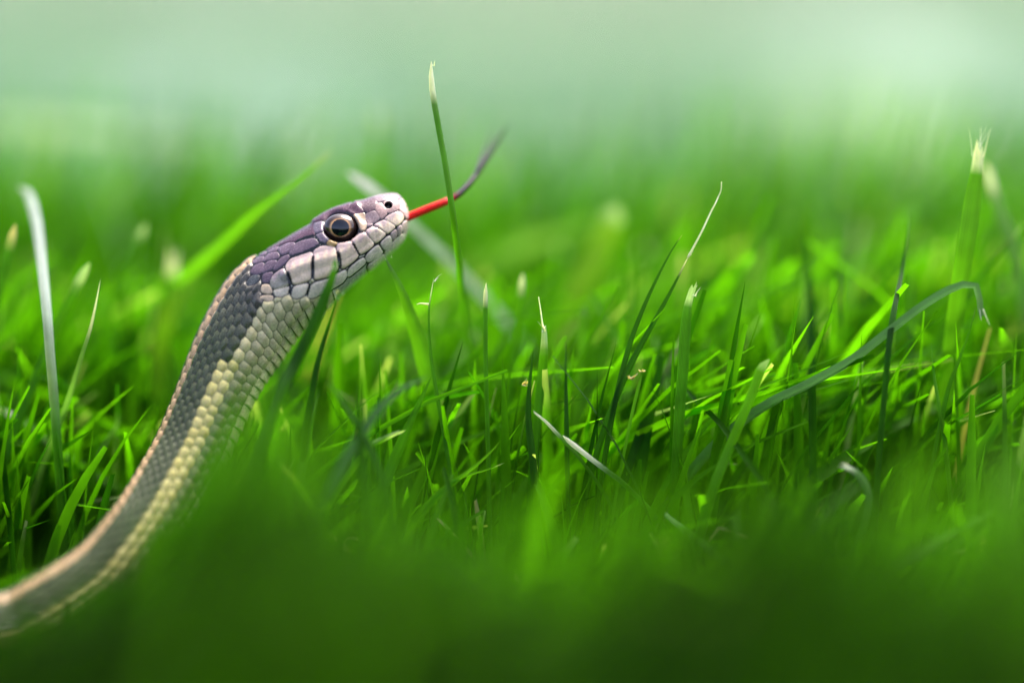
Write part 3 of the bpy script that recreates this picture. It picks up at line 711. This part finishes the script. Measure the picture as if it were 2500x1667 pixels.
hero('folded shiny blade behind the shredded blade leaning left', [(2268,380,14),(2285,440,14),(2305,500,14),(2330,560,14),(2345,640,14)], 30, 'grey', 'white', .08, 'cut', .1, .4)
hero('dark blade reaching up beyond the lying yellow green blade', [(2352,505,6),(2330,545,6),(2290,590,6),(2240,660,8),(2200,720,9)], 22, 'dark', 'pale', .06, 'point', .1, .5)
hero('big pale blurred leaf lying flat far behind the arching bluish white blade', [(590,345,75),(420,320,75),(240,300,76),(60,285,78),(-120,290,80),(-260,330,82)], 62, 'pale', 'pale', 0, 'point', .25, .1)
hero('pale blurred blade lying level behind the tongue and the tallest blade', [(1400,500,44),(1330,525,44),(1220,560,45),(1130,600,46),(1060,660,46)], 60, 'grey', 'pale', 0, 'point', .25, .1)
hero('pale blurred wide blade leaning right behind the luminous blade', [(1600,640,45),(1520,690,45),(1430,730,45),(1340,790,44),(1280,850,44)], 44, 'pale', 'pale', 0, 'point', .2, .1)

VEIL = [(578,815,500,1300,-52,84,'bright','tallest soft blurred blade standing close before the snake throat'), (640,900,600,1320,-58,70,'mid','wide soft blurred blade before the snake throat, leaning on the tallest blurred one'),
 (522,925,440,1330,-50,80,'mid','soft blurred blade hiding the belly side of the neck'), (700,930,650,1350,-62,60,'bright','soft blurred blade under the folded dark blade at the jaw'),
 (462,1015,395,1350,-48,74,'mid','soft blurred blade beside the lower neck of the snake'), (770,1000,720,1360,-60,56,'mid','soft blurred blade between the lower neck and the crossing dark blades'),
 (398,1105,335,1420,-48,66,'mid','soft blurred blade across the flank where the body bends down'), (270,1270,230,1450,-46,60,'dark','dim blurred blade across the snake flank close to the ground'),
 (150,1350,110,1490,-46,60,'mid','dim blurred blade across the part of the body that lies on the turf'), (90,1370,50,1500,-50,64,'bright','soft blurred blade before the resting part of the snake body'), (220,1310,180,1470,-52,66,'mid','soft wide blurred blade before the bend of the snake body'), (350,1180,290,1430,-50,64,'bright','soft tall blurred blade before the bend of the snake body'), (40,1380,60,1500,-46,56,'mid','soft blurred blade where the resting body meets the turf'), (480,1000,420,1400,-56,76,'mid','soft tall blurred blade hiding the flank above the bend'),
 (900,1060,860,1380,-66,60,'mid','soft blurred blade in front of the ribbed striped blade'),
 (1450,1090,1380,1400,-62,62,'bright','soft blurred blade below the stem with two florets'), (1740,1080,1640,1400,-58,58,'bright','soft blurred blade leaning past the foot of the round-tipped blade'),
 (2130,1030,2020,1380,-60,70,'bright','broad blurred blade leaning right beyond the curled silvery blade'), (2290,960,2230,1380,-66,80,'grey','broad pale blurred blade in the right foreground below the thin crossing blades'),
 (2360,1040,2330,1400,-70,80,'grey','second broad pale blurred blade at the far right, outermost of the foreground'), (1180,1120,1150,1400,-60,56,'mid','soft blurred blade below the small white sliver')]
for x0, y0, x1, y1, d, wdt, cl, lab in VEIL:
    hero(lab, [(x0, y0, d), (x0*.8 + x1*.2 + 4, y0*.75 + y1*.25, d), (x0*.45 + x1*.55 + 6, y0*.5 + y1*.5, d), (x1, y1, d)], wdt*.8, cl, cl, 0, random.choice(['point', 'round']), random.uniform(-.3, .5), .3, group='blurred blades close in front')

FARB = [(130,520,90,760,34,24,'mid'),(250,560,190,800,40,26,'bright'),(470,470,400,760,55,22,'grey'),(330,330,300,700,70,16,'pale'),(210,370,330,720,60,14,'pale'),(560,250,480,640,75,22,'grey'),(690,450,690,640,36,26,'bright'),
 (1290,560,1270,760,38,26,'bright'),(1480,560,1440,780,44,30,'mid'),(1620,350,1610,640,70,40,'bright'),(1700,520,1660,760,48,34,'yellow'),(1810,600,1730,820,32,28,'mid'),(1900,480,1830,740,55,34,'yellow'),(1980,600,1900,820,28,24,'bright'),
 (2040,400,1960,700,66,36,'yellow'),(1760,640,1700,840,22,20,'bright'),(2120,560,2080,800,36,26,'bright'),(2310,640,2280,860,24,26,'grey'),(2200,860,2150,1050,14,24,'bright'),(2330,820,2300,1050,16,26,'grey')]
FLAB = ['soft upright blade behind the arching bluish white blade','soft bright blade between the thin whitish blade and the folded dark blade','grey green blurred stalk behind the long leaning blade','hair-thin pale stalk far behind the curled pale shred','hair-thin pale stalk slanting left behind the folded dark blade','tall faint stalk far behind the long leaning blade','soft bright blade just behind the crown of the snake head',
 'soft bright blade between the slim blade and the luminous yellow green blade','blurred green blade just behind the luminous yellow green blade','tall faint green streak of a blade beyond the long white curling hair','blurred yellow green blade behind the dark blurred broad blade','soft green blade leaning right behind the round-tipped blade','faint yellow green blade in the glow behind the arching blade','soft bright blade left of the two-toned blade',
 'tall faint yellow green blade far behind the two-toned blade','narrow bright blade behind the torn ribbed blade and the round-tipped one','soft bright blade between the two-toned and the shredded blade','grey green soft blade below the dark reaching blade','soft bright blade behind the thin crossing blades','grey green soft blade right of the thin crossing blades']
for (x0, y0, x1, y1, d, wdt, cl), lab in zip(FARB, FLAB):
    hero(lab, [(x0, y0, d), (x0*.7 + x1*.3 + 6, y0*.7 + y1*.3, d), (x0*.35 + x1*.65 + 5, y0*.35 + y1*.65, d), (x1, y1, d)], wdt, cl, 'pale' if random.random() < .5 else cl, .04, random.choice(['point', 'round']), random.uniform(-.3, .4), .3, group='soft blades behind the snake')

# withered florets on their stem and straw bits among the turf
def clipping(label, x, y, d, size, n=7, col='straw', group=None, name='withered_floret', cat='floret'):
    c = P(x*S2, y*S2, d); vs_, fs, cs = [], [], []
    for k in range(n):
        a = random.uniform(0, 6.28); e = random.uniform(-.3, 1.1)
        dv = np.array([math.cos(a)*math.cos(e), math.sin(a)*math.cos(e), math.sin(e)])
        sv = np.cross(dv, [0.3, 0.2, 1]); sv /= np.linalg.norm(sv); ln = size*MM*random.uniform(.5, 1.0); w_ = size*MM*random.uniform(.12, .25)
        b0 = len(vs_)
        up_ = np.cross(sv, dv)
        for t, k2 in ((0, .5), (.4, 1.0), (.8, .7), (1.0, .1)):
            q = c + dv*ln*t + up_*ln*.25*t*t
            vs_ += [q - sv*w_*k2, q + up_*w_*.5*k2, q + sv*w_*k2]; cs += [np.array(GREENS[col])*random.uniform(.7, 1.1)]*3
        for s_ in range(3):
            i = b0 + s_*3; fs += [(i, i+1, i+4, i+3), (i+1, i+2, i+5, i+4)]
    o = mesh_obj(name, np.array(vs_) - c, fs, M_DRY, cols=np.array(cs)); o.location = c
    tag(o, label, cat, group); return o
clipping('larger pale withered floret on the thin stem', 1449, 872, -4, 1.3, 9, 'straw')
clipping('smaller pale withered floret at the top of the thin stem', 1475, 854, -4, .8, 8, 'straw')
clipping('cream scrap of dry leaf beside the slim shadowed stem', 1201, 885, -4, 1.4, 6, 'straw', name='dry_scrap', cat='clipping')

# straw lying low in the turf
def straw(label, pts, width, col='straw', group=None):
    return hero(label, pts, width, 'mid', col, .45, 'cut', random.uniform(0, .4), .3, name='straw_clipping', group=group)
STRAW = [(790,1245,-40,40,-6,'straw clipping at the foot of the soft dark vertical blade, sloping up to the right'),(800,1262,25,34,-8,'straw clipping at the foot of the soft dark vertical blade, sloping down to the right'),
 (760,1225,35,44,-8,'long straw clipping left of the soft dark vertical blade, lowest of three there'),(1095,1165,80,40,-3,'upright straw clipping under the narrow blade that lies almost level'),(1250,1170,70,36,-3,'upright straw clipping below the slim shadowed stem and the white sliver'),
 (1010,1195,40,26,-5,'very short straw clipping below the thin light sloping blade'),(470,1305,28,48,-10,'straw clipping lying in the dark turf just right of the snake body'),(1780,1345,30,36,-14,'straw clipping in the dark turf left of the curled silvery blade'),
 (945,1335,10,30,-14,'nearly level straw clipping deep in the dark turf below the striped blade'),(1190,1330,70,40,-9,'upright straw clipping deep in the turf below the pale slantwise blade'),(1500,1235,60,34,-8,'straw clipping touching the lower left of the pale low stub'),(1640,1225,-50,38,-8,'straw clipping just right of the pale low stub, below the round-tipped blade')]
for x, y, a, l, d, lab in STRAW:
    ca, sa = math.cos(R(a)), math.sin(R(a))
    straw(lab, [(x - ca*l/2, y - sa*l/2, d), (x, y, d), (x + ca*l/2, y + sa*l/2, d)], random.uniform(7, 14), group='straw clippings in the turf')

# ------------------------------------------------------------------ the lawn itself
def front_low(px):
    und = (80*np.sin(px/190 + 1.0) + 55*np.sin(px/71 + 2.0))*np.interp(px, [400, 800], [0.3, 1.0])
    return und + np.interp(px, [-400, 0, 150, 300, 430, 520, 620, 900, 1300, 2000, 2900], [1500, 1500, 1490, 1450, 1370, 1280, 1250, 1340, 1380, 1370, 1330])
def front_limit(px):
    xs = np.array([-400, 0, 150, 300, 430, 520, 600, 680, 760, 900, 1100, 1300, 1600, 2000, 2300, 2900])
    ys = np.array([1540, 1540, 1520, 1440, 1280, 1090, 900, 880, 960, 1080, 1120, 1150, 1150, 1120, 1050, 1020])
    return np.interp(px, xs, ys)
SPINE = SNK[:, :3][::25]; SPR = np.maximum(hhA, wwA)[::25]
T6 = np.linspace(0, 1, 7)
def lawn(name, n, region, hmean, hsd, wmin, wmax, pale_fn, label, check=True, mat=None):
    x, y = region(n)
    n = len(x)
    h = np.clip(rng.normal(hmean, hsd, n), 0.014, 0.075)
    tall = (rng.random(n) < np.where(x > 0.015, 0.26, 0.14)) & (y > 0.012) & (y < 0.16)
    h = np.where(tall, rng.uniform(0.046, 0.068, n), h)
    az = rng.uniform(0, 2*np.pi, n); lean = np.abs(rng.normal(0.34, 0.28, n))
    lean = np.where(rng.random(n) < 0.035, rng.uniform(0.7, 1.3, n), lean)
    # blades lean mostly to the right, as the turf was combed
    dx = np.cos(az) + 0.85; dy = np.sin(az); q = np.hypot(dx, dy) + 1e-6; dx /= q; dy /= q
    wd = rng.uniform(wmin, wmax, n)
    cut = rng.random(n) < 0.5; veil = rng.random(n) < 0.05
    jf0 = rng.normal(0, 110, n)
    for it in range(4):
        P3 = curve(x, y, h, dx, dy, lean)
        tip = P3[:, -1]; mid = P3[:, 4]
        ok = np.ones(n, bool)
        if not check: break
        tx, ty, td = project(tip); mx_, my_, md_ = project(mid)
        jit = rng.normal(0, 55, n); jf = jf0*np.interp(tx, [350, 650], [0.4, 1.0])
        lim = np.where(veil, front_limit(tx), front_low(tx) - 0.9*np.abs(jf)) + jit
        fr_ = (td < -7)
        lim = np.where(fr_, lim, np.where(td < 12, np.interp(tx, [0, 500, 800, 1250, 1400, 2500], [800, 920, 840, 780, 690, 650]) + jit*2.2, -999))
        lim = np.where((td >= 12) & (td < 60), np.interp(tx, [0, 800, 1300, 2500], [520, 640, 560, 430]) + jit*1.8, lim)
        bad = (ty < lim) & (tx > -500) & (tx < 3000)
        for kk in (2, 3, 4, 5):
            ax_, ay_, ad_ = project(P3[:, kk]); bad |= (ad_ < -5) & (ay_ < np.where(veil, front_limit(ax_), front_low(ax_) - 0.9*np.abs(jf)) + jit) & (ax_ > -300) & (ax_ < 2900)
        if it < 3: h = np.where(bad, h*0.72, h)
        else: ok &= ~bad
    ok &= h > 0.008
    P3 = curve(x, y, h, dx, dy, lean)
    if check:
        nearm = np.where((np.abs(y) < 0.09))[0]
        if len(nearm):
            pp = P3[nearm].reshape(-1, 3)
            bad = np.zeros(len(pp), bool)
            for k in range(len(SPINE)):
                bad |= ((pp - SPINE[k])**2).sum(1) < (SPR[k] + 0.0013)**2
            ok[nearm[bad.reshape(-1, 7).any(1)]] = False
        # keep the air in front of the lens free
        ok &= rng.random(n) < np.interp(project(P3[:, 0])[2], [-200, -130, -60, -22, -12, -6, 10, 16], [0.9, 1.0, 1.0, 0.25, 0.35, 0.45, 0.45, 1.0])
        dcam = np.linalg.norm(P3 - CAM, axis=2).min(1); ok &= dcam > 0.085
    veil = veil[ok]; P3, wd, cut, h, x, y, dx, dy = P3[ok], wd[ok], cut[ok], h[ok], x[ok], y[ok], dx[ok], dy[ok]; n = len(x)
    tg = np.gradient(P3, axis=1); tg /= np.linalg.norm(tg, axis=2)[..., None]
    ra = rng.uniform(0, 2*np.pi, n); rv = np.stack([np.cos(ra), np.sin(ra), 0*ra], -1)
    lead = np.stack([-dy, dx, 0*dx], -1); rv = lead*0.8 + rv*0.8
    wv = rv[:, None] - tg*(tg*rv[:, None]).sum(2)[..., None]; wv /= (np.linalg.norm(wv, axis=2)[..., None] + 1e-9)
    nm = np.cross(tg, wv)
    prof_p = np.array([.75, .95, 1, .95, .8, .5, .03]); prof_c = np.array([.75, .95, 1, 1, .92, .75, .42])
    prof = np.where(cut[:, None], prof_c[None], prof_p[None])*wd[:, None]/2
    us = np.array([-1, 0, 1.0])
    v = P3[:, :, None] + wv[:, :, None]*(prof[..., None]*us)[..., None] + nm[:, :, None]*(prof[..., None]*0.35*np.abs(us))[..., None]
    c1, c2, c3 = np.array([0.034, 0.140, 0.001]), np.array([0.072, 0.25, 0.004]), np.array([0.013, 0.072, 0.002])
    r1, r2 = rng.random(n)[:, None], rng.random(n)[:, None]
    cb = c1*(1 - r1) + c2*r1; cb = np.where(r2 < 0.22, c3, cb); cb = np.where(r2 > 0.998, np.array([0.30, 0.28, 0.12]), cb)
    clump = (0.5 + 0.5*np.sin(x*95 + 1.3 + 2*np.sin(y*60))*np.sin(y*80 + x*40))[:, None]
    frontz = (y < -0.03) & check        # deep-grass shade painted into the blade colour in front of the snake
    cb = np.where((frontz & ~veil)[:, None], np.array([0.0105, 0.046, 0.0009])*np.where(y < -0.085, 0.32, 1.5)[:, None]*(0.25 + 0.7*r1 + 0.9*clump), cb)  # the painted shade is deepest in the blades nearest the lens
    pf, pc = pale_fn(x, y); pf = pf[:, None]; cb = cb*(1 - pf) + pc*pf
    tcol = np.where((cut & ~frontz & (rng.random(n) < .13))[:, None], np.array([0.30, 0.38, 0.18]), cb*1.1)
    f = np.array([0, 0, 0, 0, 0, 0.05, 0.9])[None, :, None]
    fb = np.array([.5, .2, .05, 0, 0, 0, 0])[None, :, None]
    cl = cb[:, None]*(1 - f) + tcol[:, None]*f; cl = cl*(1 - fb) + cb[:, None]*fb
    cols = np.repeat(cl[:, :, None], 3, axis=2)
    i = np.arange(n)[:, None, None]*21; s_ = np.arange(6)[None, :, None]*3; u = np.arange(2)[None, None]
    a = i + s_ + u
    fs = np.stack([a, a+1, a+4, a+3], -1).reshape(-1, 4)
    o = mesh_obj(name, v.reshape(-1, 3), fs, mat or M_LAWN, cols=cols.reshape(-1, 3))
    tag(o, label, 'grass', kind='stuff'); return o
def curve(x, y, h, dx, dy, lean):
    t = T6[None]
    hor = (lean*h)[:, None]*(0.25*t + 0.75*t**2.0)
    z = h[:, None]*(t - 0.28*np.minimum(lean, 1.4)[:, None]*t**2.3)
    return np.stack([x[:, None] + dx[:, None]*hor, y[:, None] + dy[:, None]*hor, z - 0.001], -1)
def wedge(y0, y1, m0, grow):
    def f(n):
        y = np.sqrt(rng.uniform(0, 1, n))*0 + rng.uniform(y0, y1, n)
        half = m0 + grow*(y - y0)
        x = rng.uniform(-1, 1, n)*(m0 + grow*(y1 - y0)); k = np.abs(x) < half
        return x[k], y[k]
    return f
def on_canopy(px, py, z=0.034):
    d = FWD + RGT*((px - 1250)*MPP/DF) - UPV*((py - 833.5)*MPP/DF)
    return CAM + d*((z - CAM[2])/min(d[2], -0.012))
PATCH = []            # sky sheen and yellow glow painted into the lawn colour behind
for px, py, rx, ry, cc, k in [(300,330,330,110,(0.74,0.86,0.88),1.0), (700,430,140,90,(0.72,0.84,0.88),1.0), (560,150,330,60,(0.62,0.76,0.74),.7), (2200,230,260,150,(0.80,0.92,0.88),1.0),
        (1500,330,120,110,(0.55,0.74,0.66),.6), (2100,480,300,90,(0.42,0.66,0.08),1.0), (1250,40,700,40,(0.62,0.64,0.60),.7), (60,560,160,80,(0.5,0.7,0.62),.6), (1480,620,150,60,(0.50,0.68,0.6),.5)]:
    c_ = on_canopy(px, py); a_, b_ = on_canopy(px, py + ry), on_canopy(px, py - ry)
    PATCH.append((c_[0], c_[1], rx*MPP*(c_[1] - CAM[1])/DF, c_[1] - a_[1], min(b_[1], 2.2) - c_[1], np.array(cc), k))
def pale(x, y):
    """amount and colour of the sky sheen painted into the grass at x, y"""
    f = 0.28 + 0.10*sstep(0.10, 0.35, y) + 0.12*sstep(0.7, 1.5, y); c = np.tile(np.array([0.44, 0.64, 0.55]), (len(x), 1))  # grass painted paler with distance, standing in for grazing sky sheen
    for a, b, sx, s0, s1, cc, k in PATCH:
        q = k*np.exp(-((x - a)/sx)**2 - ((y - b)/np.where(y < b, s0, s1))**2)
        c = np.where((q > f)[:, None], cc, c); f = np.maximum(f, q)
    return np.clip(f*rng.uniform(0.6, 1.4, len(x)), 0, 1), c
nopale = lambda x, y: (np.where(rng.random(len(x)) < .01, .3, 0.0), np.tile(np.array([0.46, 0.64, 0.50]), (len(x), 1)))
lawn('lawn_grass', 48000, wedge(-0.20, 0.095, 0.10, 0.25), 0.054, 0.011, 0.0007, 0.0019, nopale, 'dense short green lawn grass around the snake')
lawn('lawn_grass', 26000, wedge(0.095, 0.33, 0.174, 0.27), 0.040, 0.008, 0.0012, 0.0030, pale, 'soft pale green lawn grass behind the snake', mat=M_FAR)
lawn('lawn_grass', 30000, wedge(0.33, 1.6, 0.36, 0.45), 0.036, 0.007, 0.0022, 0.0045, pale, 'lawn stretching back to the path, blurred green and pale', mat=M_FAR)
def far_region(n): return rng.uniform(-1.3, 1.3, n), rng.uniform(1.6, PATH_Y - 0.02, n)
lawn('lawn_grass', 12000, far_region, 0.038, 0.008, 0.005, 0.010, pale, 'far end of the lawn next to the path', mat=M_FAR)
def flanks(n):
    y = rng.uniform(-0.35, 0.5, n); x = rng.uniform(-0.6, 0.6, n)
    k = (np.abs(x) > np.where(y < -0.20, 0.16, 0.10 + 0.27*(y + 0.20))) & ~((y > 0.33) & (np.abs(x) < 0.36 + 0.45*(y - 0.33)))
    dmin = np.full(n, 9.0)
    for q in SPINE[::3]: dmin = np.minimum(dmin, np.hypot(x - q[0], y - q[1]))
    k &= dmin > 0.012
    return x[k], y[k]
lawn('lawn_grass', 14000, flanks, 0.036, 0.008, 0.0018, 0.0035, nopale, 'lawn grass to either side of the snake', check=False)
def strip(n): return rng.uniform(-1.6, 1.6, n), rng.uniform(PATH_Y + 4.02, PATH_Y + 5.2, n)
lawn('lawn_grass', 9000, strip, 0.045, 0.008, 0.004, 0.008, nopale, 'strip of grass on the far side of the path', check=False, mat=M_FAR)
